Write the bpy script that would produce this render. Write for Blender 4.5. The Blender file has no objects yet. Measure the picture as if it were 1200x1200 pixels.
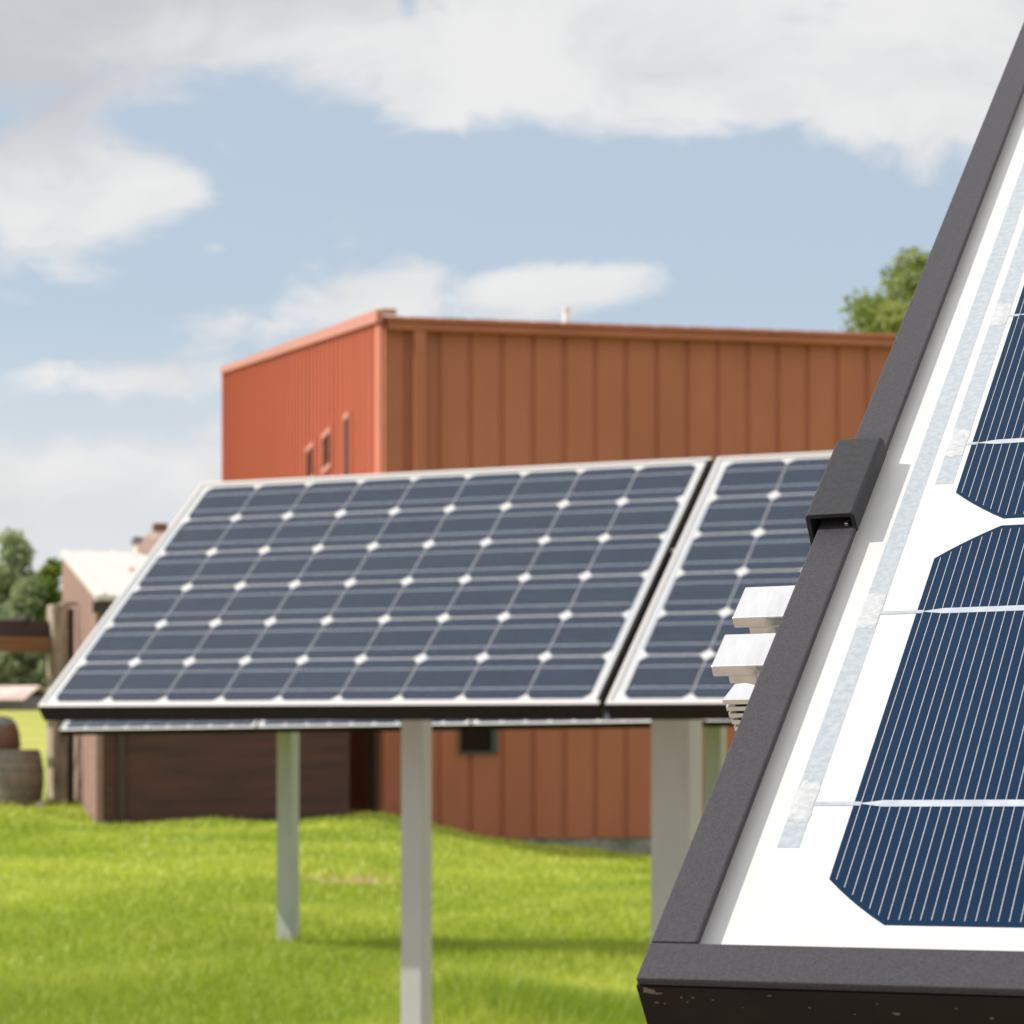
import bpy, bmesh, math, random
import numpy as np
from mathutils import Vector, Matrix
R = math.radians
random.seed(7); rng = np.random.default_rng(11)
SC = bpy.context.scene
COL = SC.collection

# ------------------------------------------------------------------ camera
H = 1.45                        # eye height
F = 2702.5                      # focal length in pixels of a 1200 px frame
HOR = 853.0                     # row of the horizon
cd = bpy.data.cameras.new("camera"); cam = bpy.data.objects.new("camera", cd); COL.objects.link(cam)
cam.location = (0, 0, H); cam.rotation_euler = (R(90), 0, 0)
cd.sensor_width = 36; cd.lens = 36*F/1200; cd.shift_y = (HOR-600)/1200
cd.clip_start = 0.01; cd.clip_end = 3000
cd.dof.use_dof = True; cd.dof.focus_distance = 0.60; cd.dof.aperture_fstop = 49
SC.camera = cam

# ------------------------------------------------------------------ light
SUN = Vector((-.74, .0, .67)).normalized()
EL = math.asin(SUN.z); AZ = math.atan2(SUN.x, SUN.y)
sd = bpy.data.lights.new("sun", 'SUN'); sd.energy = 3.9; sd.angle = R(0.55); sd.color = (1, .95, .87)
so = bpy.data.objects.new("sun", sd); COL.objects.link(so)
so.rotation_euler = SUN.to_track_quat('Z', 'Y').to_euler(); so.location = (-20, 0, 30)
SC.view_settings.view_transform = 'Standard'; SC.view_settings.look = 'None'
SC.view_settings.exposure = 0.40; SC.view_settings.gamma = 1

class NT:
    """small helper for node trees"""
    def __init__(s, tree): s.t = tree; s.n = tree.nodes; s.l = tree.links
    def new(s, typ, **kw):
        nd = s.n.new(typ)
        for k, v in kw.items(): setattr(nd, k, v)
        return nd
    def put(s, sock, v):
        if isinstance(v, bpy.types.NodeSocket): s.l.new(v, sock)
        elif v is not None: sock.default_value = v
    def m(s, op, a, b=None, c=None):
        nd = s.new('ShaderNodeMath', operation=op)
        for i, v in enumerate((a, b, c)):
            if v is not None: s.put(nd.inputs[i], v)
        return nd.outputs[0]
    def sstep(s, x, a, b):
        nd = s.new('ShaderNodeMapRange', interpolation_type='SMOOTHSTEP')
        s.put(nd.inputs[0], x); nd.inputs[1].default_value = a; nd.inputs[2].default_value = b
        return nd.outputs[0]
    def mix(s, f, a, b):
        nd = s.new('ShaderNodeMix', data_type='RGBA')
        s.put(nd.inputs[0], f); s.put(nd.inputs[6], a); s.put(nd.inputs[7], b)
        return nd.outputs[2]
    def noise(s, vec, scale, detail=3, rough=.55, dist=0.0):
        nd = s.new('ShaderNodeTexNoise'); s.put(nd.inputs['Vector'], vec)
        nd.inputs['Scale'].default_value = scale; nd.inputs['Detail'].default_value = detail
        nd.inputs['Roughness'].default_value = rough; nd.inputs['Distortion'].default_value = dist
        return nd.outputs[0]

# ------------------------------------------------------------------ sky
W = bpy.data.worlds.new("World"); SC.world = W; W.use_nodes = True
w = NT(W.node_tree); w.n.clear()
SKY = 0.10
sky = w.new('ShaderNodeTexSky', sky_type='NISHITA'); sky.sun_disc = False
sky.sun_elevation = EL; sky.sun_rotation = AZ
sky.air_density = 1.0; sky.dust_density = 1.2; sky.ozone_density = 1.0
geo = w.new('ShaderNodeTexCoord'); sx = w.new('ShaderNodeSeparateXYZ'); w.l.new(geo.outputs['Generated'], sx.inputs[0])
az = w.m('ARCTAN2', sx.outputs[0], sx.outputs[1]); el = w.m('ARCSINE', sx.outputs[2])
U = w.m('MULTIPLY', az, 2.7); V = w.m('MULTIPLY', el, 2.7)      # sky map: U -0.6..0.6, V 0..0.85 in front of the camera
cv = w.new('ShaderNodeCombineXYZ'); w.l.new(U, cv.inputs[0]); w.l.new(w.m('MULTIPLY', V, 1.7), cv.inputs[1])
warp = w.noise(cv.outputs[0], 2.2, 2, .5)
cv2 = w.new('ShaderNodeCombineXYZ')
w.put(cv2.inputs[0], w.m('ADD', U, w.m('MULTIPLY', w.m('SUBTRACT', warp, .5), .35)))
w.put(cv2.inputs[1], w.m('ADD', w.m('MULTIPLY', V, 1.7), w.m('MULTIPLY', warp, .25)))
n1 = w.noise(cv2.outputs[0], 5.2, 9, .60, .35)
n2 = w.noise(cv2.outputs[0], 4.0, 8, .60, .5)
def blob(u, v, su, sv, a, slope=0.0):
    du = w.m('SUBTRACT', U, u)
    dv = w.m('SUBTRACT', w.m('SUBTRACT', V, v), w.m('MULTIPLY', du, slope))
    q = w.m('ADD', w.m('POWER', w.m('ABSOLUTE', w.m('DIVIDE', du, su)), 2.0), w.m('POWER', w.m('ABSOLUTE', w.m('DIVIDE', dv, sv)), 2.0))
    return w.m('MULTIPLY', w.m('EXPONENT', w.m('MULTIPLY', q, -1.0)), a)
def P2(x, y): return (x-600)/1000.0, (HOR-y)/1000.0
def pb(x, y, sx_, sy_, a, slope=0.0):
    u, v = P2(x, y); return blob(u, v, sx_/1000, sy_/1000, a, slope)
# broad bank overhead, with its lower edge falling to the right
edge = w.m('ADD', w.m('MULTIPLY', U, -.10), .690)
B = w.m('MULTIPLY', w.sstep(w.m('SUBTRACT', V, edge), -.07, .09), 1.15)
for args in [(70, 262, 125, 68, .95), (170, 235, 60, 40, .35), (20, 130, 150, 130, .5), (480, 362, 250, 44, .75, .10), (720, 335, 150, 28, .6), (250, 400, 160, 26, .45, .15),
             (150, 455, 180, 26, .75), (70, 560, 300, 48, .9), (205, 168, 70, 16, -.7), (110, 410, 170, 24, -.55), (200, 235, 40, 30, .35), (640, 345, 180, 34, .35), (980, 266, 26, 12, .5), (560, 215, 260, 45, -.5), (950, 300, 260, 80, -.6), (240, 350, 60, 26, -.45), (255, 305, 22, 10, .5),
             (1080, 130, 220, 60, .35), (478, 16, 16, 26, -.75), (40, 660, 200, 45, .25)]:
    B = w.m('ADD', B, pb(*args))
cov = w.m('ADD', w.m('SUBTRACT', B, .50), w.m('MULTIPLY', w.m('SUBTRACT', n1, .5), 2.9))
high = w.sstep(el, .34, .95)  # thickens and brightens the unseen clouds overhead to add fill light
cov = w.m('ADD', cov, w.m('MULTIPLY', high, .45))
den = w.sstep(cov, -.36, .36)
grey = w.m('ADD', w.m('ADD', pb(20, 130, 200, 95, 1.05), pb(250, 20, 330, 40, .45)), w.m('ADD', pb(900, 110, 300, 60, .12), pb(30, 640, 300, 60, .55)))
grey = w.m('ADD', grey, w.m('MULTIPLY', w.m('SUBTRACT', n2, .46), 1.9))
grey = w.sstep(grey, -.15, 1.1)
wht, gry = [c/SKY for c in (.65, .648, .645)], [c/SKY for c in (.43, .44, .465)]
ccol = w.mix(grey, (*wht, 1), (*gry, 1))
vm = w.new('ShaderNodeVectorMath', operation='SCALE'); w.l.new(ccol, vm.inputs[0]); w.l.new(w.m('ADD', w.m('MULTIPLY', high, .8), 1.0), vm.inputs['Scale']); ccol = vm.outputs[0]
# thin veil low in the sky
base = w.mix(0.72, sky.outputs[0], (*[c/SKY for c in (.425, .50, .575)], 1))
base = w.mix(w.m('MULTIPLY', w.sstep(V, .50, .20), .88), base, (*[c/SKY for c in (.59, .60, .61)], 1))
fin = w.mix(w.m('MULTIPLY', den, .96), base, ccol)
bg = w.new('ShaderNodeBackground'); w.l.new(fin, bg.inputs[0]); bg.inputs[1].default_value = SKY
out = w.new('ShaderNodeOutputWorld'); w.l.new(bg.outputs[0], out.inputs[0])

# ------------------------------------------------------------------ materials
def mat(name, col, rough=.6, metal=0.0, var=0.0, vscale=8.0, col2=None, coat=0.0, bump=0.0, bscale=60.0, stretch=None, coatrough=.04, spec=None, detail=4):
    M = bpy.data.materials.new(name); M.use_nodes = True
    t = NT(M.node_tree); bs = t.n['Principled BSDF']
    tc = t.new('ShaderNodeTexCoord'); vec = tc.outputs['Object']
    if stretch:
        mp = t.new('ShaderNodeMapping'); t.l.new(vec, mp.inputs[0]); mp.inputs['Scale'].default_value = stretch; vec = mp.outputs[0]
    c = (*col, 1)
    if col2 is not None or var:
        f = t.sstep(t.noise(vec, vscale, detail, .6), .32, .68)
        c2 = (*(col2 if col2 is not None else [x*(1-var) for x in col]), 1)
        t.l.new(t.mix(f, c, c2), bs.inputs['Base Color'])
    else: bs.inputs['Base Color'].default_value = c
    bs.inputs['Roughness'].default_value = rough; bs.inputs['Metallic'].default_value = metal
    if spec is not None: bs.inputs['Specular IOR Level'].default_value = spec
    if coat:
        bs.inputs['Coat Weight'].default_value = coat; bs.inputs['Coat Roughness'].default_value = coatrough
    if bump:
        bn = t.new('ShaderNodeBump'); bn.inputs['Strength'].default_value = bump; bn.inputs['Distance'].default_value = .01
        t.l.new(t.noise(vec, bscale, 4, .6), bn.inputs['Height']); t.l.new(bn.outputs[0], bs.inputs['Normal'])
    return M
def leafmat(name, col, col2, trans=.35, vscale=1.2):
    M = bpy.data.materials.new(name); M.use_nodes = True
    t = NT(M.node_tree); bs = t.n['Principled BSDF']; o = t.n['Material Output']
    at = t.new('ShaderNodeAttribute', attribute_name='tint')
    c = t.mix(at.outputs['Fac'], (*col, 1), (*col2, 1))
    t.l.new(c, bs.inputs['Base Color']); bs.inputs['Roughness'].default_value = .5
    tr = t.new('ShaderNodeBsdfTranslucent'); t.l.new(c, tr.inputs[0])
    mx = t.new('ShaderNodeMixShader'); mx.inputs[0].default_value = trans
    t.l.new(bs.outputs[0], mx.inputs[1]); t.l.new(tr.outputs[0], mx.inputs[2]); t.l.new(mx.outputs[0], o.inputs[0])
    return M
M_back = mat('white_backsheet', (.485, .478, .472), .45, var=.07, vscale=30, coat=.12, coatrough=.08)
M_cell = mat('solar_cell', (.0055, .0155, .036), .5, col2=(.008, .020, .044), vscale=18, coat=.14, coatrough=.06, detail=6, spec=.1)
def cellmat():
    M = M_cell; t = NT(M.node_tree); bs = t.n['Principled BSDF']
    tc = t.new('ShaderNodeTexCoord'); mp = t.new('ShaderNodeMapping'); t.l.new(tc.outputs['Object'], mp.inputs[0]); mp.inputs['Scale'].default_value = (1.2, 26, 1)
    st = t.sstep(t.noise(mp.outputs[0], 1.6, 6, .65), .48, .78)
    # each wafer has its own tone
    sp = t.new('ShaderNodeSeparateXYZ'); t.l.new(tc.outputs['Object'], sp.inputs[0])
    cb = t.new('ShaderNodeCombineXYZ')
    for i in (0, 1): t.l.new(t.m('FLOOR', t.m('DIVIDE', sp.outputs[i], .1594)), cb.inputs[i])
    wn = t.new('ShaderNodeTexWhiteNoise', noise_dimensions='2D'); t.l.new(cb.outputs[0], wn.inputs['Vector'])
    old = bs.inputs['Base Color'].links[0].from_socket
    c = t.mix(t.m('MULTIPLY', wn.outputs['Value'], .6), old, (.011, .024, .042, 1))
    c = t.mix(t.m('MULTIPLY', st, .20), c, (.085, .085, .088, 1))  # uneven glass reflections, with some dust, painted in as grey streaks
    t.l.new(c, bs.inputs['Base Color'])
cellmat()
M_clean = mat('clean_solar_cell', (.0022, .0155, .043), .55, col2=(.0034, .0195, .051), vscale=14, coat=.05, coatrough=.06, detail=6, spec=.05)
M_finger = mat('cell_finger', (.34, .315, .31), .5)
M_fdull = mat('dull_cell_finger', (.13, .125, .135), .5)  # darker fingers for the panels farther away
M_bus = mat('busbar', (.30, .335, .39), .4, metal=.1, col2=(.40, .42, .46), vscale=160)
M_ribbon = mat('tinned_ribbon', (.25, .285, .32), .42, col2=(.32, .35, .38), vscale=520, bump=.04, bscale=600, detail=5)
M_solder = mat('solder_joint', (.42, .425, .43), .3, col2=(.31, .33, .345), vscale=500, bump=.06, bscale=420, detail=6)
M_bronze = mat('dark_anodised_frame', (.047, .045, .051), .58, metal=.0, spec=.18, col2=(.032, .031, .036), vscale=1600, bump=.10, bscale=1800, stretch=(1, 1, 1), detail=3)
M_edge = mat('frame_side', (.006, .0042, .0035), .55, col2=(.012, .008, .006), vscale=60, spec=.15)
M_lip = mat('pale_frame_lip', (.47, .455, .445), .4, metal=.1)  # sky reflection on the dark lip, painted in as a pale base colour
M_clip = mat('black_clip', (.027, .026, .030), .55, spec=.2, col2=(.020, .0195, .022), vscale=500, bump=.10, bscale=1800)
M_chip = mat('bare_chip', (.13, .095, .07), .6, var=.4, vscale=400)
M_alu = mat('bright_aluminium', (.66, .66, .67), .26, metal=.96, col2=(.50, .50, .51), vscale=70, stretch=(1, .25, 1), bump=.05, bscale=300)
M_post = mat('grey_post_paint', (.42, .422, .39), .5, metal=.05, col2=(.36, .37, .345), vscale=7, stretch=(1, 1, .3))
M_red_sunlit = mat('terracotta_sunlit', (.42, .098, .043), .5, col2=(.38, .086, .037), vscale=.7, stretch=(1, 1, .4), spec=.2)  # side wall: sunlit look put into a redder, brighter base colour
M_red_shaded = mat('terracotta_shaded', (.395, .136, .075), .5, col2=(.34, .115, .063), vscale=.7, stretch=(1, 1, .4), spec=.25)  # front wall: its shaded look put into a browner base colour
M_trim = mat('terracotta_trim', (.52, .195, .125), .45, var=.08, vscale=2)
M_glass = mat('window_glass', (.022, .013, .011), .7, spec=.0)
M_wframe = mat('window_frame', (.30, .13, .09), .5)
M_wdark = mat('dark_window_frame', (.030, .045, .042), .5)
M_conc = mat('concrete', (.30, .29, .26), .9, col2=(.13, .13, .11), vscale=3.0, bump=.4, bscale=20)
M_white = mat('white_paint', (.80, .79, .76), .5)
M_woodwall = mat('dark_brown_boards', (.085, .028, .022), .7, col2=(.046, .017, .014), vscale=1.3, stretch=(.5, .5, 6))  # front boards: the dark of the shaded side is put into the colour
M_woodside = mat('sunlit_boards', (.27, .155, .130), .75, col2=(.21, .12, .10), vscale=1.4, stretch=(.6, .6, 7))  # side boards: sunlight put into a paler, pinker colour
M_roof = mat('pale_metal_roof', (.56, .515, .485), .45, var=.10, vscale=1.2)
M_beige = mat('beige_render', (.72, .62, .52), .85, var=.15, vscale=2)
M_brown = mat('brown_cap', (.17, .085, .055), .7, var=.2, vscale=3)
M_timber = mat('weathered_timber', (.42, .34, .27), .85, col2=(.17, .125, .10), vscale=3.0, stretch=(2, 2, .5), bump=.5, bscale=18)
M_darkbeam = mat('dark_beam', (.055, .032, .028), .7, var=.3, vscale=3)
M_orange = mat('orange_brown_beam', (.22, .10, .038), .65, col2=(.16, .068, .026), vscale=2, stretch=(.4, 4, 4))
M_barrel = mat('barrel_staves', (.27, .205, .17), .75, col2=(.17, .13, .11), vscale=9, stretch=(3, 3, .4))
M_hoop = mat('barrel_hoop', (.20, .19, .18), .6, metal=.3, var=.3, vscale=8)
M_bark = mat('bark', (.10, .075, .055), .9, var=.4, vscale=6)
M_pink = mat('faded_pink_roof', (.58, .44, .40), .6, var=.2, vscale=.6)
M_shed = mat('grey_shed_wall', (.16, .16, .18), .7, var=.2, vscale=.8)
M_stone = mat('pale_stone', (.50, .46, .40), .9, var=.3, vscale=8)
M_grass = leafmat('grass_blades', (.26, .36, .024), (.56, .605, .09), .36)
M_leafd = leafmat('dark_leaves', (.19, .25, .135), (.34, .40, .20), .45)
M_leafb = leafmat('bright_leaves', (.10, .17, .018), (.21, .27, .035), .35)
M_leafs = leafmat('spring_leaves', (.135, .195, .035), (.34, .385, .085), .4)

# ground: lawn close by, yellower hayfield beyond, a worn soil patch
def groundmat():
    M = bpy.data.materials.new('lawn'); M.use_nodes = True
    t = NT(M.node_tree); bs = t.n['Principled BSDF']
    tc = t.new('ShaderNodeTexCoord'); o = tc.outputs['Object']
    s = t.new('ShaderNodeSeparateXYZ'); t.l.new(o, s.inputs[0])
    f = t.sstep(t.noise(o, .9, 6, .62), .33, .67); g = t.noise(o, 9, 5, .65)
    lawn = t.mix(f, (.22, .29, .021, 1), (.38, .42, .046, 1))
    lawn = t.mix(t.sstep(g, .35, .7), t.mix(.5, lawn, (.13, .18, .014, 1)), lawn)
    hay = t.mix(t.sstep(t.noise(o, .11, 5, .6), .35, .65), (.33, .315, .045, 1), (.24, .265, .035, 1))
    c = t.mix(t.sstep(s.outputs[1], 55, 95), lawn, hay)
    unseen_grav = t.mix(t.sstep(t.noise(o, 22, 5, .7), .3, .7), (.40, .34, .27, 1), (.25, .21, .165, 1))  # unseen gravel around the camera, added to cut the lawn's green bounce
    c = t.mix(t.sstep(t.m('ADD', s.outputs[1], t.m('MULTIPLY', t.noise(o, 1.1, 3), 1.2)), 9.4, 9.0), c, unseen_grav)
    at = t.new('ShaderNodeAttribute', attribute_name='soil')
    c = t.mix(at.outputs['Fac'], c, (.24, .13, .065, 1))
    t.l.new(c, bs.inputs['Base Color']); bs.inputs['Roughness'].default_value = .9
    bn = t.new('ShaderNodeBump'); bn.inputs['Strength'].default_value = .6; bn.inputs['Distance'].default_value = .05
    t.l.new(g, bn.inputs['Height']); t.l.new(bn.outputs[0], bs.inputs['Normal'])
    return M
M_ground = groundmat()

# ------------------------------------------------------------------ mesh helpers
def tag(o, label=None, cat=None, group=None, kind=None):
    for k, v in (('label', label), ('category', cat), ('group', group), ('kind', kind)):
        if v: o[k] = v
    return o
def empty(name, loc=(0, 0, 0), rot=None):
    o = bpy.data.objects.new(name, None); COL.objects.link(o); o.empty_display_size = .1
    o.location = loc
    if rot is not None: o.rotation_euler = rot
    return o
class MB:
    def __init__(s): s.v = []; s.f = []; s.mi = []
    def add(s, vs, fs, mi=0):
        b = len(s.v); s.v += [tuple(p) for p in vs]; s.f += [tuple(i+b for i in f) for f in fs]; s.mi += [mi]*len(fs); return s
    def quad(s, a, b, c, d, mi=0): return s.add([a, b, c, d], [(0, 1, 2, 3)], mi)
    def box(s, lo, hi, mi=0, M=None):
        x0, y0, z0 = lo; x1, y1, z1 = hi
        vs = [Vector(p) for p in ((x0,y0,z0),(x1,y0,z0),(x1,y1,z0),(x0,y1,z0),(x0,y0,z1),(x1,y0,z1),(x1,y1,z1),(x0,y1,z1))]
        if M is not None: vs = [M @ p for p in vs]
        return s.add(vs, [(3,2,1,0),(4,5,6,7),(0,1,5,4),(1,2,6,5),(2,3,7,6),(3,0,4,7)], mi)
    def hexa(s, b, t, mi=0):
        """b, t: four bottom and four top points, counter-clockwise from above"""
        return s.add(list(b)+list(t), [(3,2,1,0),(4,5,6,7),(0,1,5,4),(1,2,6,5),(2,3,7,6),(3,0,4,7)], mi)
    def tube(s, p0, p1, r0, r1, n=8, mi=0, caps=True):
        p0, p1 = Vector(p0), Vector(p1); d = (p1-p0).normalized()
        a = d.orthogonal().normalized(); b = d.cross(a)
        vs = []
        for p, r in ((p0, r0), (p1, r1)):
            for k in range(n):
                q = 2*math.pi*k/n; vs.append(p+(a*math.cos(q)+b*math.sin(q))*r)
        fs = [(k, (k+1) % n, n+(k+1) % n, n+k) for k in range(n)]
        if caps: fs += [tuple(range(n-1, -1, -1)), tuple(range(n, 2*n))]
        return s.add(vs, fs, mi)
    def lathe(s, prof, n=32, mi=0, M=None):
        vs = []
        for r, z in prof:
            for k in range(n):
                q = 2*math.pi*k/n; p = Vector((r*math.cos(q), r*math.sin(q), z)); vs.append(M @ p if M is not None else p)
        fs = []
        for j in range(len(prof)-1):
            for k in range(n): fs.append((j*n+k, j*n+(k+1) % n, (j+1)*n+(k+1) % n, (j+1)*n+k))
        fs += [tuple(range(n-1, -1, -1)), tuple(range((len(prof)-1)*n, len(prof)*n))]
        return s.add(vs, fs, mi)
    def build(s, name, mats, parent=None, bevel=0, smooth=False, seg=2):
        me = bpy.data.meshes.new(name); me.from_pydata(s.v, [], s.f)
        if not isinstance(mats, (list, tuple)): mats = [mats]
        for m_ in mats: me.materials.append(m_)
        if len(mats) > 1: me.polygons.foreach_set('material_index', s.mi)
        if smooth: me.polygons.foreach_set('use_smooth', [True]*len(me.polygons))
        me.update()
        o = bpy.data.objects.new(name, me); COL.objects.link(o)
        if parent is not None: o.parent = parent
        if bevel:
            bv = o.modifiers.new('bevel', 'BEVEL'); bv.width = bevel; bv.segments = seg; bv.limit_method = 'ANGLE'; bv.angle_limit = R(40)
        return o
def at(px, py, Y): return Vector(((px-600)/F*Y, Y, H+(HOR-py)/F*Y))

# ------------------------------------------------------------------ ground
def gz(x, y):
    """height of the ground"""
    x = np.asarray(x, float); y = np.asarray(y, float)
    tx = (np.array([-300, 60, 115, 300, 447, 505, 580, 640, 760, 1200])-600)/73.04
    tz = np.array([-1.36, -1.36, -1.47, -1.45, -1.40, -1.55, -1.80, -1.95, -2.08, -2.4])
    t37 = np.interp(x, tx, tz)
    s = np.clip((y-17)/(36-17), 0, 1); s = s*s*(3-2*s)
    z = -1.475*(1-s)+t37*s
    r = np.clip((y-95)/(210-95), 0, 1.6); z = z+3.7*np.minimum(r, 1)**1.4+np.maximum(r-1, 0)*2.0
    bump = .018*np.sin(x*2.1+y*.7)+.015*np.sin(x*.9-y*1.7+1.0)+.012*np.sin(x*4.3+y*3.1)
    return H+z+bump*np.clip(1-y/120, 0, 1)
def soil(x, y):
    a = np.exp(-(((x+1.45)/.75)**2+((y-22.3)/1.3)**2)**1.5)
    b = .6*np.exp(-(((x-1.1)/.7)**2+((y-18.3)/.55)**2))
    return np.clip(a+b, 0, 1)
ys = np.concatenate([np.linspace(-60, -2, 12), np.linspace(0, 48, 97), np.linspace(50, 260, 43), np.geomspace(280, 2200, 14)])
xs = np.concatenate([-np.geomspace(2000, 42, 14), np.linspace(-40, 40, 121), np.geomspace(42, 2000, 14)])
gx, gy = np.meshgrid(xs, ys); gzv = gz(gx, gy)
vs = np.stack([gx, gy, gzv], -1).reshape(-1, 3); nx, ny = len(xs), len(ys)
idx = np.arange(nx*ny).reshape(ny, nx)
fs = np.stack([idx[:-1, :-1], idx[:-1, 1:], idx[1:, 1:], idx[1:, :-1]], -1).reshape(-1, 4)
me = bpy.data.meshes.new('ground'); me.from_pydata(vs.tolist(), [], fs.tolist()); me.materials.append(M_ground)
me.polygons.foreach_set('use_smooth', [True]*len(me.polygons))
atr = me.attributes.new('soil', 'FLOAT', 'POINT'); atr.data.foreach_set('value', soil(vs[:, 0], vs[:, 1])*.9)
ground = bpy.data.objects.new('ground', me); COL.objects.link(ground); tag(ground, kind='structure')

def tri_cloud(name, V3, tint, m_, parent=None):
    n = len(V3)//3
    me = bpy.data.meshes.new(name)
    me.vertices.add(3*n); me.vertices.foreach_set('co', V3.astype(np.float32).ravel())
    me.loops.add(3*n); me.loops.foreach_set('vertex_index', np.arange(3*n, dtype=np.int32))
    me.polygons.add(n); me.polygons.foreach_set('loop_start', np.arange(0, 3*n, 3, dtype=np.int32))
    me.update(calc_edges=True)
    a = me.attributes.new('tint', 'FLOAT', 'POINT'); a.data.foreach_set('value', np.repeat(tint, 3).astype(np.float32))
    me.materials.append(m_)
    o = bpy.data.objects.new(name, me); COL.objects.link(o)
    if parent is not None: o.parent = parent
    return o

# grass blades over the lawn that the picture looks across
def smooth_noise(x, y, seed, sc):
    r = np.random.default_rng(seed); out = np.zeros_like(x)
    for k in range(10):
        a = r.uniform(0, 6.28); fr = sc*r.uniform(.5, 2.2); out += np.sin((x*np.cos(a)+y*np.sin(a))*fr+r.uniform(0, 6.28))/math.sqrt(5)
    return out/2
N = 420000
iv = rng.uniform(1/46.0, 1/9.6, N)
by = 1/iv; bx = rng.uniform(-.29, .24, N)*by+rng.normal(0, .05, N)
keep = rng.random(N) > soil(bx, by)*.96
clump = smooth_noise(bx, by, 3, 3.0); big = smooth_noise(bx, by, 5, .8)
keep &= ~((bx > -6.6) & (bx < -2.3) & (by > 35.6+.23*(bx+6.3)))
bx, by, clump, big = bx[keep], by[keep], clump[keep], big[keep]; 
for (px_, Y_, r_, k_) in [(337.5, 15.47, .16, 260), (838, 14.35, .16, 200), (60, 41.0, .5, 260), (20, 40.0, .6, 260)]:
    a_ = rng.uniform(0, 6.283, k_); q_ = r_*rng.uniform(.4, 1.0, k_)
    bx = np.append(bx, (px_-600)/F*Y_+q_*np.cos(a_)); by = np.append(by, Y_+q_*np.sin(a_)); clump = np.append(clump, np.full(k_, 1.2)); big = np.append(big, rng.normal(0, .4, k_))
n = len(bx)
tall = np.exp(-((by-11.3)/.55)**2)*np.clip((bx+.65)*2.5, 0, 1)     # longer grass in front; a dark shadow band is put into its tint
h = rng.uniform(.035, .085, n)*(1+.45*np.clip(clump, -1, 1.2))*(1+2.0*tall)
wd = np.maximum(.004, by/F*rng.uniform(1.1, 2.4, n))
an = rng.uniform(0, 6.283, n); ln = rng.uniform(0, 6.283, n); la = h*rng.uniform(.1, .75, n)
z0 = gz(bx, by)-.004
V3 = np.zeros((n, 3, 3))
V3[:, 0] = np.stack([bx-wd*np.cos(an), by-wd*np.sin(an)*.6, z0], -1)
V3[:, 1] = np.stack([bx+wd*np.cos(an), by+wd*np.sin(an)*.6, z0], -1)
V3[:, 2] = np.stack([bx+la*np.cos(ln), by+la*np.sin(ln), z0+h], -1)
tint = np.clip((.43+.40*big+.25*clump)+rng.normal(0, .26, n)-1.1*tall, 0, 1)  # the tall term paints the dark shadow band into the tint
lawn = tri_cloud('grass', V3.reshape(-1, 3), tint, M_grass)
tag(lawn, 'short bright green grass covering the lawn under the solar panels', 'grass', kind='stuff')

# ------------------------------------------------------------------ solar panels
PITCH, GAP, CH = .1594, .0034, .0145
UO, UI, VO, VI, LIP = .0322, .0219, .0226, .0112, .0040
NC, NR = 9, 6
UW, VH = NC*PITCH-GAP, NR*PITCH-GAP
S = PITCH-GAP
SU = PITCH-.0017
def arc_cell(x0, y0, CH=CH):
    """pseudo-square wafer: a square with its corners cut by a wide arc"""
    pts = []; c = Vector((x0+S/2, y0+S/2, 0)); hs = S/2
    rad = math.hypot(hs, hs-CH)
    a0 = math.atan2(hs-CH, hs)
    for q in range(4):
        for k in range(6):
            a = a0+(math.pi/2-2*a0)*k/5+q*math.pi/2
            pts.append((x0+(c.x-x0+rad*math.cos(a))*SU/S, c.y+rad*math.sin(a)))
    return pts
def cell_limit(x):
    """half height of a wafer at distance x from its centre"""
    hs = S/2; rad = math.hypot(hs, hs-CH)
    return min(hs, math.sqrt(max(rad*rad-x*x, 0)))
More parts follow.
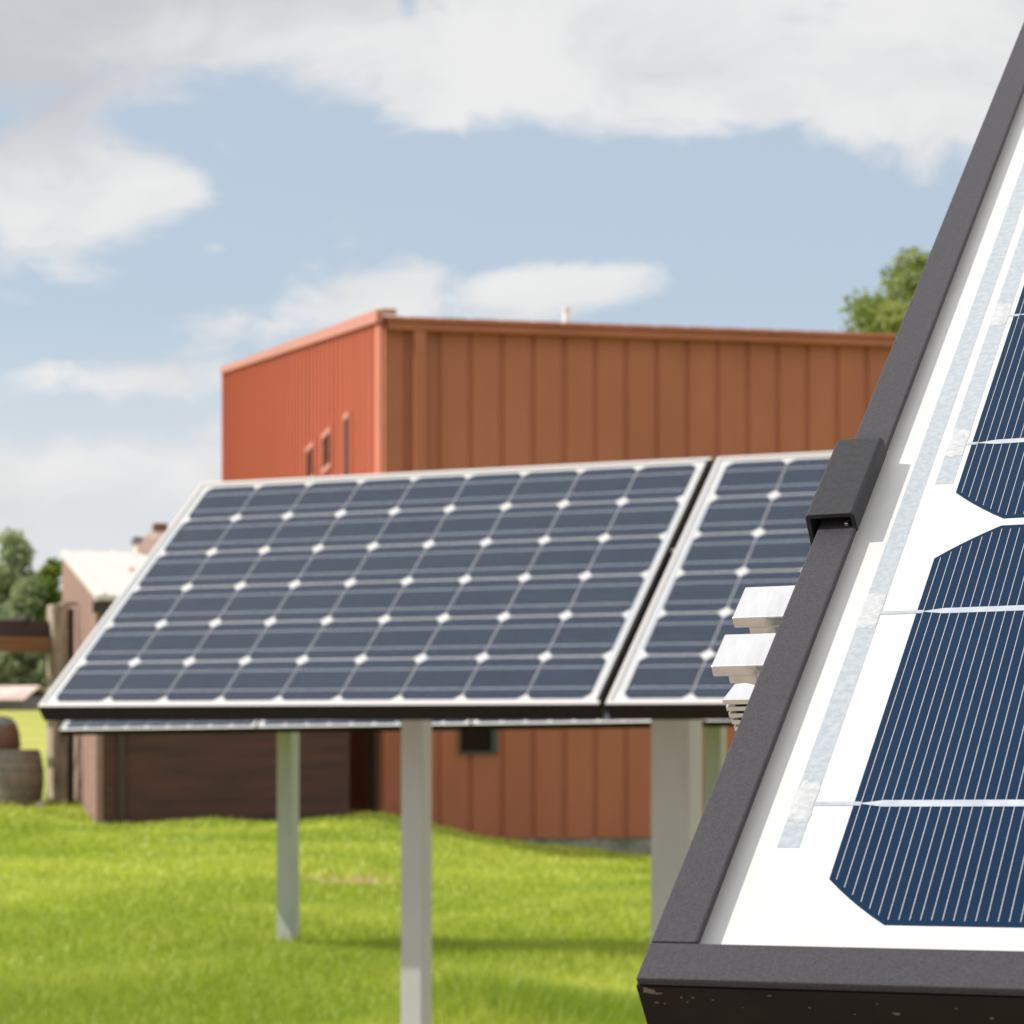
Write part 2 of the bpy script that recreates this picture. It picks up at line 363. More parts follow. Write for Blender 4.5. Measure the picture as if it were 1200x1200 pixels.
def make_panel(close=False):
    root = empty('solar_panel')
    d = .042
    lip = MB(); e = .00025; j_ = .0002
    for (x0, y0, x1, y1) in ((-UO+j_, -VO+j_, UW+UO-j_, -VI), (-UO+j_, VH+VI, UW+UO-j_, VH+VO-j_), (-UO+j_, -VI+e, -UI, VH+VI-e), (UW+UI, -VI+e, UW+UO-j_, VH+VI-e)):
        lip.box((x0, y0, LIP-.0021), (x1, y1, LIP), 1 if x0 > 1 else 0)
    lip.build('frame', [M_lip, M_edge], root, bevel=.0005)
    sd_ = MB(); t = .003; i = .0
    for (x0, y0, x1, y1) in ((-UO+i, -VO+i, UW+UO-i, -VO+t), (-UO+i, VH+VO-t, UW+UO-i, VH+VO-i), (-UO+i, -VO+t, -UO+t, VH+VO-t), (UW+UO-t, -VO+t, UW+UO-i, VH+VO-t)):
        sd_.box((x0, y0, -d), (x1, y1, LIP-.00212))
    sd_.build('frame_side', M_edge, root)
    gk = MB(); g0, g1 = .0032, .0016  # pale strip added under the lip to lift the shade beside it
    gk.box((-UO+g0, -VO+g0, .00002), (-UI-g1, VH+VO-g0, LIP-.00215)); gk.box((UW+UI+g1, -VO+g0, .00002), (UW+UO-g0, VH+VO-g0, LIP-.00215))
    gk.box((-UI-g1+.00001, -VO+g0, .00002), (UW+UI+g1-.00001, -VI-g1, LIP-.00215)); gk.box((-UI-g1+.00001, VH+VI+g1, .00002), (UW+UI+g1-.00001, VH+VO-g0, LIP-.00215))
    gk.build('pale_fill_strip', M_white, root)
    bk = MB(); bk.box((-UO+.0031, -VO+.0031, -.0035), (UW+UO-.0031, VH+VO-.0031, 0)); bk.build('backsheet', M_back, root)
    cl = MB(); fg = MB(); bb = MB()
    for i_ in range(NC):
        for j in range(NR):
            x0, y0 = i_*PITCH, j*PITCH
            p = arc_cell(x0, y0, CH if close else .0175); cl.add([(x, y, .00006) for x, y in p], [tuple(range(len(p)))])
            nf = 69
            for k in range(nf):
                x = x0+.0016+(S-.0032)*k/(nf-1); hl = cell_limit(x-x0-S/2)-.0017
                fg.quad((x-.000085, y0+S/2-hl, .0001), (x+.000085, y0+S/2-hl, .0001), (x+.000085, y0+S/2+hl, .0001), (x-.000085, y0+S/2+hl, .0001))
    for j in range(NR):
        for bv in (.0405, .1170):
            y = j*PITCH+bv; hw = .00115
            for i_ in range(NC):
                x0 = i_*PITCH
                # tapered tips at both ends of the bar on each wafer
                bb.add([(x0+.0010, y, .00014), (x0+.0065, y-hw, .00014), (x0+S-.0065, y-hw, .00014), (x0+S-.0010, y, .00014), (x0+S-.0065, y+hw, .00014), (x0+.0065, y+hw, .00014)], [(0, 1, 2, 3, 4, 5)])
                if i_ < NC-1: bb.quad((x0+S-.004, y-.0006, .00012), (x0+PITCH+.004, y-.0006, .00012), (x0+PITCH+.004, y+.0006, .00012), (x0+S-.004, y+.0006, .00012))
    cl.build('solar_cells', M_clean if close else M_cell, root)
    fg.build('cell_fingers', M_finger if close else M_fdull, root); bb.build('busbars', M_bus, root)
    rr = random.Random(3)
    for side in (0, 1):
        fx = (lambda x: x) if side == 0 else (lambda x: UW-x)
        for q_, (xa, xb, ya, yb) in enumerate(((-.0139, -.0089, .0250, VH-.02), (-.0064, -.0015, PITCH+.0195, VH-.18))):
            rb = MB(); rb.quad((min(fx(xa), fx(xb)), ya, .00005), (max(fx(xa), fx(xb)), ya, .00005), (max(fx(xa), fx(xb)), yb, .00005), (min(fx(xa), fx(xb)), yb, .00005))
            rbo = rb.build('bus_ribbon', M_ribbon, root)
            for j in range(NR):
                if (j == 0) != (q_ == 0): continue
                for bv in (.0405, .1170):
                    y = j*PITCH+bv
                    tb_ = MB(); x0, x1 = fx(xb), fx(.0015)
                    tb_.quad((min(x0, x1), y-.0007, .00009), (max(x0, x1), y-.0007, .00009), (max(x0, x1), y+.0007, .00009), (min(x0, x1), y+.0007, .00009))
                    tb_.build('connector_tab', M_ribbon, rbo)
                    if not close or side: continue
                    cx_ = (xa+xb)/2; pts = []
                    for k in range(22):
                        an_ = 2*math.pi*k/22; q = rr.uniform(.88, 1.10)
                        cxp, syp = math.cos(an_), math.sin(an_); sq = 1/max(abs(cxp), abs(syp))
                        pts.append((cx_+cxp*min(sq, 1.3)*.00255*q, y+.001+syp*min(sq, 1.3)*.0074*q, .00010))
                    sj = MB(); sj.add(pts+[(cx_+(p[0]-cx_)*.6, y+(p[1]-y)*.6, .00010+rr.uniform(.00006, .00022)) for p in pts]+[(cx_, y, .00026)],
                                      [(k, (k+1) % 22, 22+(k+1) % 22, 22+k) for k in range(22)]+[(22+k, 22+(k+1) % 22, 44) for k in range(22)])
                    sj.build('solder_joint', M_solder, rbo, smooth=True)
    jb = MB(); jb.box((UW/2-.06, VH-.16, -.03), (UW/2+.06, VH-.06, -.0036)); jb.build('junction_box', M_edge, root, bevel=.004)
    return root
def copy_tree(o):
    c = o.copy(); COL.objects.link(c)
    for ch in list(o.children):
        k = ch.copy(); COL.objects.link(k); k.parent = c
        for g in list(ch.children):
            e_ = g.copy(); COL.objects.link(e_); e_.parent = k
    return c
def axes(yaw, tilt, roll=0.0):
    u = Vector((math.cos(yaw), math.sin(yaw), 0)); hh = Vector((-math.sin(yaw), math.cos(yaw), 0)); z = Vector((0, 0, 1))
    u2 = u*math.cos(roll)+z*math.sin(roll); z2 = -u*math.sin(roll)+z*math.cos(roll)
    v = hh*math.cos(tilt)+z2*math.sin(tilt)
    return u2, v, u2.cross(v)
def place(o, org, ax):
    u, v, n_ = ax
    M4 = Matrix(((u.x, v.x, n_.x, org.x), (u.y, v.y, n_.y, org.y), (u.z, v.z, n_.z, org.z), (0, 0, 0, 1)))
    o.matrix_world = M4; return o
UP = Vector((0, 0, H))
# row of two in the middle distance
axA = axes(R(-23.775), R(39.12))
kA = PITCH/.158
OA = Vector((-.83458, 6.34395, .66141))*kA+UP
orgA = OA+axA[0]*GAP/2-axA[1]*(NR*PITCH-GAP/2)
panel = make_panel(); place(panel, orgA, axA)
tag(panel, 'large tilted solar panel shown whole, left one of the row before the building', 'solar panel', 'solar panels on the middle row')
pB = place(copy_tree(panel), orgA+axA[0]*1.4975*kA+axA[1]*-.0005, axA)
pB['label'] = 'tilted solar panel partly hidden by the close dark frame and bright rail ends'
# far row, only its lower edge shows under the middle row
axC = axes(R(-23.775), R(39.12), .012)
orgC = at(76, 853.5, 15.33)
names = ['thin strip of far solar panel above the dark house wall, leftmost of its row',
         'thin strip of far solar panel crossing the terracotta building corner',
         'thin strip of far solar panel just above the small dark front window',
         'sliver of far solar panel to the right of the broad grey post']
pC = []
for k in range(4):
    p = place(copy_tree(panel), orgC+axC[0]*1.508*k, axC); p['label'] = names[k]; p['group'] = 'solar panels on the far row'; pC.append(p)
# the close panel
axF = axes(R(-23.281), R(36.015), R(.8866))
orgF = Vector((.062438, .475928, -.040484))+UP
pF = place(make_panel(True), orgF, axF)
tag(pF, 'very close sharp solar panel with dark frame and blue cells filling the right side', 'solar panel')
for ch in pF.children:
    if ch.name.startswith('frame') and not ch.name.startswith('frame_side'):
        ch.data.materials[0] = M_bronze; ch.data.materials[1] = M_bronze
        ch['label'] = 'dark bronze frame lip with scuffed edges'
# clip over the left frame bar
ck = MB(); v0, v1 = .1526, .1922
prof = [(-.0348, -.012), (-.0348, .0073), (-.0341, .0081), (-.0226, .0081), (-.0217, .0073), (-.0215, .0026)]
inn = [(-.0335, -.012), (-.0335, .0066), (-.0335, .0068), (-.0230, .0068), (-.0229, .0066), (-.0227, .0026)]
vv = []
for y in (v0, v1):
    vv += [(x, y, z) for x, z in prof]+[(x, y, z) for x, z in inn]
k6 = 6; ff = []
for k in range(5):
    ff.append((k, k+1, 12+k+1, 12+k)); ff.append((6+k+1, 6+k, 18+k, 18+k+1))
    ff.append((k+1, k, 6+k, 6+k+1)); ff.append((12+k, 12+k+1, 18+k+1, 18+k))
ff += [(0, 12, 18, 6), (5, 11, 23, 17)]
ck.add(vv, ff); ck.build('mounting_clip', M_clip, pF, bevel=.00035)
bt = MB(); bt.box((-.0247, .1523, .0042), (-.0237, .1536, .0053)); bt.build('clip_tab', M_alu, pF, bevel=.0002)
# scuffs where the coating is worn off at the lower corner
ch = MB(); rc = random.Random(5)
def chip(u, w_, ru, rw):
    pts = []
    for k in range(9):
        a = 2*math.pi*k/9; q = rc.uniform(.55, 1.15); pts.append((u+math.cos(a)*ru*q, -VO-.00003, w_+math.sin(a)*rw*q))
    ch.add(pts, [tuple(range(9))])
for (u, w_, ru, rw) in [(-.0296, .0006, .0014, .0008), (-.0278, .0001, .0010, .0004), (-.0304, .0014, .0006, .0004), (-.0270, -.0026, .0003, .0002), (-.0230, -.0008, .0003, .0003), (-.0206, -.0007, .0005, .0003),
                        (-.0220, -.0020, .0002, .0002), (-.0165, -.0012, .0004, .0002), (-.0288, -.0024, .0005, .0003), (-.0105, -.0030, .0003, .0001), (.0035, -.0024, .0005, .0002), (.0125, -.0038, .0003, .0002),
                        (.0210, -.0032, .0010, .0004), (.0175, -.0008, .0003, .0002), (.033, -.0014, .0004, .0002), (.0395, -.0036, .0005, .0003), (-.0042, .0004, .0005, .0002)]:
    chip(u, w_, ru, rw)
ch.build('paint_chips', M_chip, pF)

# bright aluminium rail ends sticking out to the left of the close panel
def rail_end(name, v0, v1, u0, label):
    root = empty(name); place(root, orgF+axF[0]*u0+axF[1]*v0-axF[2]*.02, axF)
    L = -.0324-u0; hv = v1-v0
    a = MB(); a.box((0, 0, -.0034), (L, hv, 0)); a.build('flange', M_alu, root, bevel=.0004)
    b = MB(); b.box((.0062, hv*.12, -.0150), (L, hv*.88, -.0035)); b.build('web', M_alu, root, bevel=.0003)
    c = MB(); c.box((.0040, 0.0005, -.0060), (L, hv*.12-.0003, -.0036)); c.build('return_edge', M_alu, root, bevel=.0002)
    tag(root, label, 'rail', 'bright rail ends beside the close panel'); return root
rail_end('aluminium_rail', .1483, .1637, -.0592, 'upper bright aluminium rail end behind the close dark panel frame')
rail_end('aluminium_rail', .1253, .1405, -.0592, 'lower bright aluminium rail end, between its twin and the finned block')
fb = empty('finned_block'); place(fb, orgF+axF[0]*-.0520+axF[1]*.1098-axF[2]*.02, axF)
a = MB(); a.add([(0, 0, 0), (.0198, 0, 0), (.0198, .0012, 0), (.0045, .0075, 0), (.0016, .0072, 0), (0, 0, -.0014), (.0198, 0, -.0014), (.0198, .0012, -.0014), (.0045, .0075, -.0014), (.0016, .0072, -.0014)],
               [(0, 1, 2, 3, 4), (9, 8, 7, 6, 5), (0, 5, 6, 1), (1, 6, 7, 2), (2, 7, 8, 3), (3, 8, 9, 4), (4, 9, 5, 0)])
a.build('top_plate', M_alu, fb)
a = MB(); a.box((.002, .0025, -.0150), (.0198, .006, -.0015)); a.build('core', M_shed, fb)
for k in range(6):
    a = MB(); a.box((.0004+.0003*k, .0002, -.0036-.0021*k), (.0198, .0064, -.0023-.0021*k)); a.build('fin', M_alu, fb)
tag(fb, 'small ribbed aluminium block under the two rail ends, stacked thin fins', 'bracket')

# ------------------------------------------------------------------ posts of the rows
def plane_z(org, ax, x, y, below): return org.z-((x-org.x)*ax[2].x+(y-org.y)*ax[2].y)/ax[2].z-below
def steel_post(px, Y, size, ax, org, label, group):
    X = (px-600)/F*Y; zt = plane_z(org, ax, X, Y, .075); zb = float(gz(X, Y))-.15
    root = empty('steel_post', (X, Y, zb+.15), (0, 0, R(-23.8)))
    s_ = size/2; a = MB(); a.box((-s_, -s_, -.15), (s_, s_, zt-zb-.15)); a.build('shaft', M_post, root, bevel=.004)
    a = MB(); a.box((-s_*1.6, -s_*1.6, zt-zb-.149), (s_*1.6, s_*1.6, zt-zb-.140)); a.build('head_plate', M_post, root, bevel=.002)
    tag(root, label, 'post', group); return root
steel_post(488, 5.645, .058, axA, orgA, 'slim grey square post under the middle of the large tilted panel', 'grey posts of the middle row')
steel_post(793, 5.62, .099, axA, orgA, 'broad grey square post under the right panel beside the close dark frame', 'grey posts of the middle row')
steel_post(337.5, 15.47, .112, axC, orgC, 'grey square post with sunlit white foot standing on the grass', 'grey posts of the far row')
steel_post(838, 14.35, .112, axC, orgC, 'grey post partly hidden between the broad grey post and the close frame', 'grey posts of the far row')

# ------------------------------------------------------------------ terracotta metal building
class Frame2:
    """building axes: a along the front, b going back, z up, from a corner"""
    def __init__(s, o, yaw): s.o = o; s.a = Vector((math.cos(yaw), math.sin(yaw), 0)); s.b = Vector((-math.sin(yaw), math.cos(yaw), 0))
    def p(s, a, b, z): return Vector((s.o.x+s.a.x*a+s.b.x*b, s.o.y+s.a.y*a+s.b.y*b, z))
    def M(s): return Matrix(((s.a.x, s.b.x, 0, s.o.x), (s.a.y, s.b.y, 0, s.o.y), (0, 0, 1, 0), (0, 0, 0, 1)))
YB = 37.0; fr = Frame2(at(446, 853, YB), R(11.2)); MBld = fr.M()
bld = empty('metal_building', fr.p(0, 0, 0))
bld.matrix_world = MBld
LF, LB = 15.0, 35.5
Zc = H+(HOR-370)/F*YB            # eave height at the corner
Zb = H+(HOR-431)/F*71.5          # top of the wall far back
Zs = H-1.80                      # lower edge of the metal siding
def ribbed(L, zt0, zt1, zb, period, groove, depth, horizontal_axis, name, m_, first=.2):
    """ribbed sheet along axis; outside is -b for the front ('a') and -a for the side ('b')"""
    prof = [(0.0, 0.0)]; s_ = first
    while s_ < L-groove:
        prof += [(s_, 0), (s_+groove*.08, depth), (s_+groove*.75, depth), (s_+groove, 0)]; s_ += period
    prof.append((L, 0.0)); q = MB(); vs_ = []
    for s_, d_ in prof:
        zt = zt0+(zt1-zt0)*s_/L
        for z in (zb, zt):
            vs_.append((s_, d_, z) if horizontal_axis == 'a' else (d_, s_, z))
    k = len(prof); fs_ = [(2*i, 2*i+2, 2*i+3, 2*i+1) if horizontal_axis == 'a' else (2*i+2, 2*i, 2*i+1, 2*i+3) for i in range(k-1)]
    q.add(vs_, fs_); return q.build(name, m_, bld)
ribbed(LF, Zc, Zc, Zs, .518, .10, .040, 'a', 'wall', M_red_shaded, .37)
ribbed(LB, Zc, Zb, Zs, .70, .12, -.035, 'b', 'wall', M_red_sunlit, .3)
q = MB(); q.quad((LF, 0, Zs), (LF, LB, Zs), (LF, LB, Zb), (LF, 0, Zc)); q.quad((LF, LB, Zs), (0, LB, Zs), (0, LB, Zb), (LF, LB, Zb)); q.build('wall', M_red_shaded, bld)
q = MB(); q.hexa([(.03, -.10, Zc-.06), (LF+.1, -.10, Zc-.06), (LF+.1, LB+.1, Zb-.06), (.03, LB+.1, Zb-.06)], [(.03, -.10, Zc-.03), (LF+.1, -.10, Zc-.03), (LF+.1, LB+.1, Zb-.03), (.03, LB+.1, Zb-.03)]); q.build('roof', M_red_shaded, bld)
q = MB(); q.box((.10, -.16, Zc-.24), (LF+.1, -.002, Zc-.11)); q.box((.10, -.20, Zc-.11), (LF+.1, -.102, Zc-.05)); q.build('gutter', M_red_shaded, bld, bevel=.02)
q = MB(); q.box((-.02, -.26, Zc-.02), (.22, -.205, Zc+.07)); q.build('gutter_end', M_trim, bld)
q = MB(); q.hexa([(-.045, .22, Zs), (.060, -.050, Zs), (.095, -.003, Zs), (.003, .26, Zs)], [(-.045, .22, Zc-.13), (.060, -.050, Zc-.13), (.095, -.003, Zc-.13), (.003, .26, Zc-.13)]); q.build('corner_trim', M_trim, bld)
q = MB(); q.hexa([(-.085, -.13, Zc-.12), (.02, -.13, Zc-.12), (.02, LB+.05, Zb-.12), (-.085, LB+.05, Zb-.12)], [(-.085, -.13, Zc+.075), (.02, -.13, Zc+.075), (.02, LB+.05, Zb+.075), (-.085, LB+.05, Zb+.075)]); q.build('rake_trim', M_trim, bld)
q = MB(); q.box((.52, -.16, Zs-.1), (.72, -.004, Zc-.242)); q.build('downspout', M_red_shaded, bld, bevel=.02)
q = MB(); q.box((.02, .03, Zs-1.6), (LF-.02, .3, Zs-.001)); q.box((.02, .3, Zs-1.6), (.3, LB, Zs-.001)); q.build('foundation', M_conc, bld)
# openings: side wall
def side_window(b0, b1, z0, z1, name='window'):
    q = MB(); t_ = .10; o_ = -.055
    q.box((o_, b0-t_, z1), (.02, b1+t_, z1+t_)); q.box((o_, b0-t_, z0-t_), (.02, b1+t_, z0))
    q.box((o_, b0-t_, z0), (.02, b0, z1)); q.box((o_, b1, z0), (.02, b1+t_, z1))
    wn = q.build(name, M_trim, bld)
    q = MB(); q.box((-.020, b0, z0), (-.004, b1, z1)); q.build('pane', M_glass, wn); return wn
def b_at(px):   # distance back along the side wall for an image column
    t_ = (px-600)/F; return (fr.o.x-t_*fr.o.y)/(t_*fr.b.y-fr.b.x)
def z_at(px, py): b = b_at(px); return H+(HOR-py)/F*(fr.o.y+fr.b.y*b)
b0, b1 = b_at(411), b_at(406); side_window(b0, b1, z_at(408, 575), z_at(408, 491))
b0, b1 = b_at(389.5), b_at(380.5); side_window(b0, b1, z_at(384, 547), z_at(384, 511.5))
b0, b1 = b_at(369.5), b_at(361.5); side_window(b0, b1, z_at(365, 560), z_at(365, 527.5))
b0, b1 = b_at(440), b_at(432.5)
q = MB(); q.box((-.03, b0, Zs), (.01, b1, Zs+2.3)); dr = q.build('door', M_shed, bld)
q = MB(); q.box((-.10, b0+.15, Zs+1.75), (-.031, b0+.35, Zs+2.0)); q.build('lamp', M_white, dr)
# front window
def a_at(px): t_ = (px-600)/F; return (t_*fr.o.y-fr.o.x)/(fr.a.x-t_*fr.a.y)
def zf(px, py): a_ = a_at(px); return H+(HOR-py)/F*(fr.o.y+fr.a.y*a_)
a0, a1 = a_at(537.5), a_at(582.5); z0, z1 = zf(560, 883), zf(560, 838)
q = MB(); q.box((a0, -.05, z0), (a1, .01, z0+.035)); q.box((a0, -.05, z1-.035), (a1, .01, z1)); q.box((a0, -.05, z0+.035), (a0+.035, .01, z1-.035)); q.box((a1-.10, -.05, z0+.035), (a1, .01, z1-.035))
wn = q.build('window', M_wdark, bld)
q = MB(); q.box((a0+.035, -.015, z0+.035), (a1-.10, -.002, z1-.035)); q.build('pane', M_glass, wn)
a_v = a_at(682); vp = MB(); vp.tube((a_v, 1.2, Zc+.1), (a_v, 1.2, Zc+.42), .055, .055, 12); vp.tube((a_v, 1.2, Zc+.421), (a_v, 1.2, Zc+.46), .075, .075, 12); vp.build('vent_pipe', M_white, bld)
tag(bld, 'tall terracotta ribbed metal building with sloping side roof edge and small dark windows', 'building')

# ------------------------------------------------------------------ dark boarded house at the left
YH = 35.0; fh = Frame2(at(115, 853, YH), R(13.4)); hs = empty('boarded_house'); hs.matrix_world = fh.M()
LH, DH = 3.86, 13.0
ze = H+(HOR-697)/F*YH; zr = H+(HOR-652)/F*(YH+.973*DH); zg = float(gz(fh.o.x, YH))-.4
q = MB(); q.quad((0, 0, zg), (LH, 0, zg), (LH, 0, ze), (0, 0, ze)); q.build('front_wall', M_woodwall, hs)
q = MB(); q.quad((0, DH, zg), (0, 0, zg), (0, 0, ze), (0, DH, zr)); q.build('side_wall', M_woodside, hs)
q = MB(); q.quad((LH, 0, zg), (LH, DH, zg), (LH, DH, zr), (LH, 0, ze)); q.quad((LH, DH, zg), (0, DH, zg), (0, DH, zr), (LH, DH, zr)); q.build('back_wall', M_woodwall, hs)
q = MB(); q.hexa([(-.05, -.45, ze-.11), (LH+.1, -.45, ze-.11), (LH+.1, DH+.1, zr+.02), (-.05, DH+.1, zr+.02)], [(-.05, -.45, ze-.03), (LH+.1, -.45, ze-.03), (LH+.1, DH+.1, zr+.12), (-.05, DH+.1, zr+.12)])
q.build('roof', M_roof, hs)
q = MB(); q.box((-.10, -.425, ze-.29), (LH+.08, -.32, ze-.125)); q.build('fascia', M_darkbeam, hs)
q = MB(); q.box((-.03, -.035, zg), (.07, .10, ze-.12)); q.build('corner_board', M_woodside, hs)
q = MB(); q.box((.30, -.07, zg), (.40, -.002, ze-.13)); q.build('trim_board', M_darkbeam, hs)
for k in range(9):
    xk = .05+k*.48
    if xk > LH: break
    q = MB(); q.hexa([(xk, -.44, ze-.031), (xk+.035, -.44, ze-.031), (xk+.035, DH+.09, zr+.119), (xk, DH+.09, zr+.119)], [(xk, -.44, ze+.01), (xk+.035, -.44, ze+.01), (xk+.035, DH+.09, zr+.16), (xk, DH+.09, zr+.16)]); q.build('roof_seam', M_roof, hs)
def roofz(b): return ze-.03+(zr+.12-ze+.03)*(b+.45)/(DH+.55)
# chimney
def loc(px, b):     # a coordinate on the house for an image column at depth b
    t_ = (px-600)/F; ox, oy = fh.o.x+fh.b.x*b, fh.o.y+fh.b.y*b; return (t_*oy-ox)/(fh.a.x-t_*fh.a.y)
bC = 12.0; yC = fh.o.y+fh.b.y*bC; a0, a1 = loc(160, bC), loc(195, bC)
zc = lambda py: H+(HOR-py)/F*yC
q = MB(); q.box((a0, bC, roofz(bC)-.3), (a1, bC+.7, zc(628))); q.hexa([(a0+.12, bC+.01, zc(628)), (a1, bC+.01, zc(628)), (a1, bC+.69, zc(628)), (a0+.12, bC+.69, zc(628))], [(a0+.42, bC+.1, zc(616)), (a1, bC+.1, zc(616)), (a1, bC+.6, zc(616)), (a0+.42, bC+.6, zc(616))])
cm = q.build('chimney', M_beige, hs)
q = MB(); q.box((a0+.36, bC+.05, zc(620)), (a1+.03, bC+.65, zc(610.5))); q.build('chimney_cap', M_brown, cm)
q = MB(); q.box((a0-.06, bC-.05, zc(634)), (a0+.10, bC+.75, zc(627.5))); q.build('chimney_ledge', M_shed, cm)
bV = 6.0; aV = loc(153, bV); q = MB(); q.tube((aV, bV, roofz(bV)-.05), (aV, bV, roofz(bV)+.07), .07, .07, 10); q.build('roof_vent', M_beige, hs)
tag(hs, 'low dark brown boarded house with pale sloping metal roof and beige chimney', 'house')

# ------------------------------------------------------------------ pavilion with timber column and beams
YT = 41.0; X0 = at(52, 853, YT).x; zg = float(gz(X0, YT))
tf = empty('timber_pergola', (X0+.33, YT, zg), (0, 0, R(27)))
hc = H+(HOR-709)/F*YT-zg
q = MB(); q.box((-.24, -.2, -.3), (.06, .2, hc)); q.build('column', M_timber, tf, bevel=.03)
q = MB(); q.box((.0615, -.02, -.3), (.20, .18, hc-.06)); q.build('column', M_darkbeam, tf, bevel=.02)
q = MB(); q.box((-.02, -.1, hc+.001), (.24, .22, hc+.05)); q.build('column_cap', M_timber, tf, bevel=.015)
zb1, zb2, zb3 = (H+(HOR-y_)/F*YT-zg for y_ in (728, 747.5, 765))
q = MB(); q.box((-4.6, .0, zb2+.004), (-.262, .22, zb1)); q.build('upper_beam', M_darkbeam, tf)
q = MB(); q.box((-4.6, -.15, zb3), (-.262, .18, zb2)); q.build('lower_beam', M_orange, tf)
q = MB(); q.box((-4.62, -.2, -.3), (-4.30, .2, zb1+.15)); q.build('column', M_timber, tf, bevel=.03)
for k in range(6):
    q = MB(); q.box((-4.2+.7*k, -.1, zb1+.002), (-4.1+.7*k, 3.0, zb1+.08)); q.build('rafter', M_darkbeam, tf)
tag(tf, 'weathered timber pergola with thick column, dark upper beam and orange brown lower beam', 'pergola')

# ------------------------------------------------------------------ barrels
def barrel(name, loc_, rad, hgt, rot=(0, 0, 0)):
    root = empty(name, loc_, rot)
    n_ = 12; prof = [(rad*(.83+.17*math.sin(math.pi*k/n_)), hgt*k/n_) for k in range(n_+1)]
    q = MB(); q.lathe(prof, 36); q.build('staves', M_barrel, root, smooth=False)
    for zf_ in (.03, .17, .33, .64, .80, .93):
        r0 = rad*(.83+.17*math.sin(math.pi*zf_))+.006; r1 = rad*(.83+.17*math.sin(math.pi*(zf_+.045)))+.006
        q = MB(); q.lathe([(r0-.012, hgt*zf_), (r0, hgt*zf_), (r1, hgt*(zf_+.045)), (r1-.012, hgt*(zf_+.045))], 36); q.build('hoop', M_hoop, root)
    q = MB(); q.lathe([(rad*.80, hgt+.001), (rad*.80, hgt+.012)], 36); q.build('barrel_head', M_timber, root)
    return root
Yb = 40.0; c = at(20, 853, Yb)
b1_ = barrel('wine_barrel', (c.x, Yb, float(gz(c.x, Yb))), .46, .98)
tag(b1_, 'weathered wooden barrel with pale hoops standing on the grass beside the timber column', 'barrel')
c2 = at(2, 853, Yb+.1)
tb = empty('tub', (c2.x, Yb+.1, float(gz(c.x, Yb))+.995))
q = MB(); q.lathe([(.30, 0), (.33, .05), (.30, .30), (.25, .44), (.17, .53), (.05, .565)], 24); q.build('body', M_brown, tb, smooth=True)
q = MB(); q.lathe([(.266, .415), (.262, .425), (.18, .535), (.06, .575), (.01, .58)], 24); q.build('lid', M_hoop, tb, smooth=True)
tag(tb, 'dark brown rounded tub with grey lid resting on top of the barrel', 'tub')
c = at(48, 951, 39.3); q = MB()
st = bmesh.new(); bmesh.ops.create_icosphere(st, subdivisions=2, radius=.1)
for v in st.verts: v.co *= 1+.18*math.sin(v.co.x*41+v.co.y*29)*math.cos(v.co.z*37); v.co.z *= .6
me = bpy.data.meshes.new('stone'); st.to_mesh(me); me.materials.append(M_stone)
o = bpy.data.objects.new('stone', me); COL.objects.link(o); o.location = (c.x, 39.3, float(gz(c.x, 39.3))+.05); tag(o, 'small pale stone lying on the grass at the foot of the timber column', 'stone')

# far shed in the field
Ys = 190.0; c = at(-25, 853, Ys); zs_ = float(gz(c.x, Ys))
sh = empty('field_shed', (c.x, Ys, zs_), (0, 0, R(-14)))
q = MB(); q.box((-3, 0, -1.5), (4.0, 5, 1.15)); q.build('wall', M_shed, sh)
q = MB(); q.hexa([(-3.4, -.5, .75), (4.3, -.5, .75), (4.3, 2.5, 1.9), (-3.4, 2.5, 1.9)], [(-3.4, -.5, .9), (4.3, -.5, .9), (4.3, 2.5, 2.05), (-3.4, 2.5, 2.05)]); q.hexa([(-3.4, 2.52, 1.9), (4.3, 2.52, 1.9), (4.3, 5.5, .75), (-3.4, 5.5, .75)], [(-3.4, 2.52, 2.05), (4.3, 2.52, 2.05), (4.3, 5.5, .9), (-3.4, 5.5, .9)]); q.build('roof', M_pink, sh)
tag(sh, 'low far shed with faded pink roof in the yellow field below the trees', 'shed')

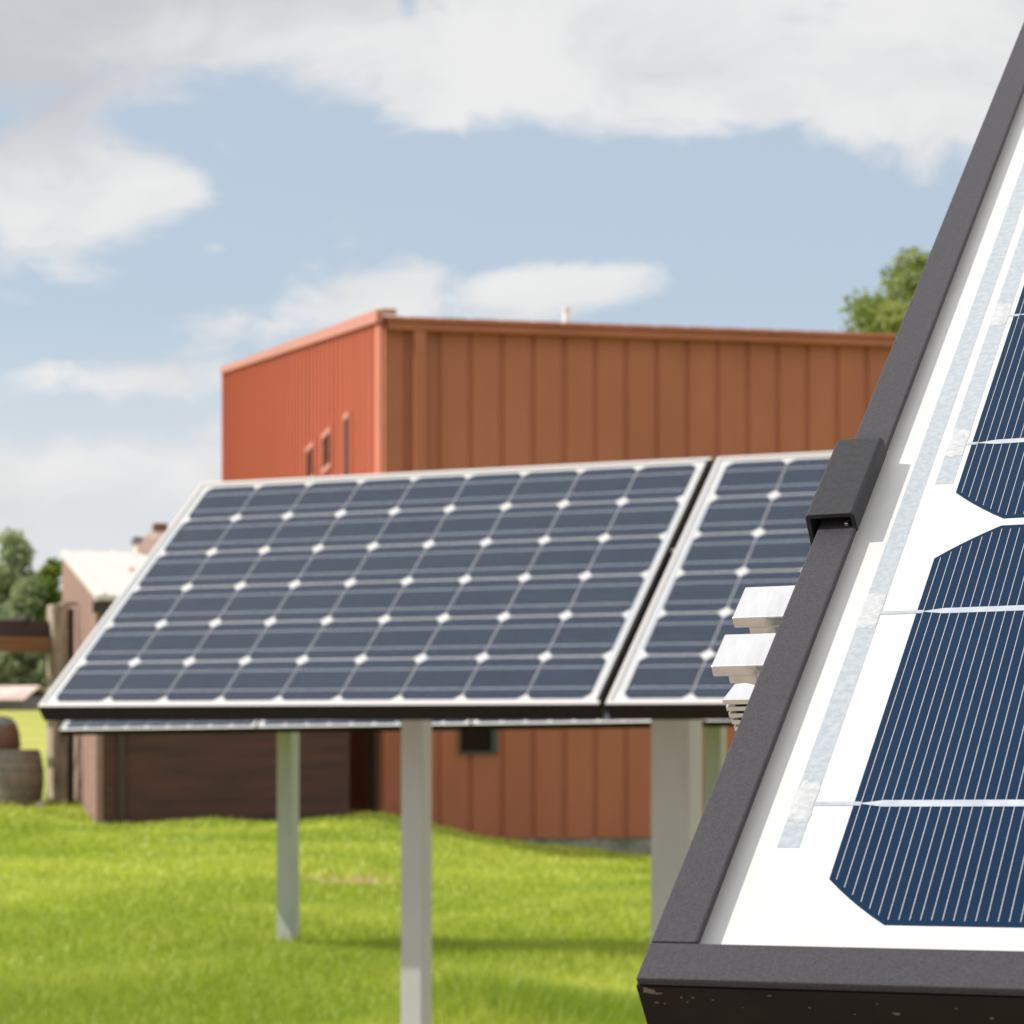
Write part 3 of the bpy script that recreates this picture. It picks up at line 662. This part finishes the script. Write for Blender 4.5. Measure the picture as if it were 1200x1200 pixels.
# ------------------------------------------------------------------ trees
def make_tree(name, base, height, crown_r, crown_lo, nleaf, leaf, m_, label, seed, group=None, clumps=26, squash=1.0, limbs=9, cl=(.34, .60), dome=False):
    r = np.random.default_rng(seed); rr_ = random.Random(seed)
    root = empty(name, base)
    tr = MB(); pts = [(0, 0, -.3)]; k_ = 6
    for k in range(1, k_+1): pts.append((rr_.uniform(-.03, .03)*height*.5, rr_.uniform(-.03, .03)*height*.5, height*.82*k/k_))
    rad0 = height*.022
    for k in range(k_): tr.tube(pts[k], pts[k+1], rad0*(1-k/k_*.85), rad0*(1-(k+1)/k_*.85), 8)
    cz0, cz1 = height*crown_lo, height
    cc = []
    for k in range(clumps):
        t_ = (k+.5)/clumps; z = cz0+(cz1-cz0)*t_
        prof = math.sin(math.pi*min(1, .16+.84*t_))**.65
        a = rr_.uniform(0, 6.283); d = crown_r*prof*math.sqrt(rr_.uniform(.02, 1))*.82
        if dome:
            w3 = Vector((rr_.gauss(0, 1), rr_.gauss(0, 1), rr_.gauss(0, 1))).normalized()*rr_.uniform(.45, 1)**.5
            hz = (cz1-cz0)/2; cc.append((w3.x*crown_r*.93, w3.y*crown_r*.93, cz0+hz+w3.z*hz*.93, crown_r*rr_.uniform(*cl))); continue
        cc.append((math.cos(a)*d, math.sin(a)*d, z*1.0-rr_.uniform(0, .06)*height, crown_r*rr_.uniform(*cl)*(.55+.45*prof)))
    for k in range(limbs):
        c_ = cc[int(k*(clumps-1)/max(1, limbs-1))]; zb_ = max(height*.22, c_[2]-height*.18); zb_ = min(zb_, height*.72)
        tr.tube((0, 0, zb_), (c_[0]*.9, c_[1]*.9, c_[2]), rad0*.38, rad0*.08, 6)
    tr.build('trunk', M_bark, root)
    cc = np.array(cc); wgt = cc[:, 3]**2; ci = r.choice(len(cc), nleaf, p=wgt/wgt.sum())
    d = r.normal(size=(nleaf, 3)); d /= np.linalg.norm(d, axis=1)[:, None]
    rad = cc[ci, 3]*r.uniform(.15, 1.0, nleaf)**.5*(1+.35*np.maximum(0, r.normal(0, .5, nleaf)))
    ctr = cc[ci, :3]+d*rad[:, None]*np.array([1, 1, .72*squash])
    ax1 = r.normal(size=(nleaf, 3)); ax1 /= np.linalg.norm(ax1, axis=1)[:, None]
    ax2 = np.cross(ax1, r.normal(size=(nleaf, 3))); ax2 /= np.linalg.norm(ax2, axis=1)[:, None]
    s_ = leaf*r.uniform(.55, 1.25, nleaf)[:, None]
    T = np.stack([ctr-ax1*s_*.5, ctr+ax1*s_*.5+ax2*s_*.2, ctr+ax2*s_*.85], 1)
    tn = np.clip(.45+r.normal(0, .22, nleaf)+np.repeat(r.normal(0, .22, len(cc))[:, None], 1, 1)[ci, 0], 0, 1)
    tri_cloud('crown', T.reshape(-1, 3), tn, m_, root)
    tag(root, label, 'tree', group); return root
def tree_at(px, Y, ytop, wpx, m_, label, seed, lo=.12, nleaf=9000, leaf=.5, name='leafy_tree', **kw):
    c_ = at(px, ytop, Y); zg_ = float(gz(c_.x, Y)); hgt = c_.z-zg_
    return make_tree(name, (c_.x, Y, zg_), hgt, wpx/2/F*Y, lo, nleaf, leaf, m_, label, seed, **kw)
G = 'trees beyond the far field'
tree_at(14, 205, 626, 84, M_leafd, 'tall rounded grey green tree behind the pergola, highest of the far trees', 21, lo=.3, group=G)
tree_at(-42, 215, 665, 70, M_leafd, 'dark tree at the left edge behind the pergola beams', 22, group=G)
tree_at(60, 200, 656, 62, M_leafb, 'bright yellow green tree against the pale house wall', 23, lo=.05, group=G)
tree_at(34, 198, 676, 74, M_leafd, 'dull olive bushy tree between the tall tree and the bright tree', 24, lo=.02, nleaf=11000, group=G)
tree_at(-10, 199, 705, 70, M_leafd, 'low dark bushy tree under the tall tree above the shed', 25, lo=.02, nleaf=11000, group=G)
tree_at(66, 196, 735, 60, M_leafd, 'low dark green tree behind the timber column', 26, lo=.0, nleaf=11000, group=G)
tree_at(22, 196, 742, 60, M_leafd, 'low dark tree seen under the orange brown beam', 27, lo=.0, nleaf=11000, group=G)
tree_at(110, 205, 690, 60, M_leafd, 'dark tree mostly hidden behind the boarded house', 28, lo=.02, group=G)
tree_at(1165, 92, 257, 405, M_leafs, 'tall airy spring tree rising above the terracotta roof beside the close frame', 31, lo=.42, nleaf=90000, leaf=.21, clumps=420, limbs=60, cl=(.08, .15), dome=True)
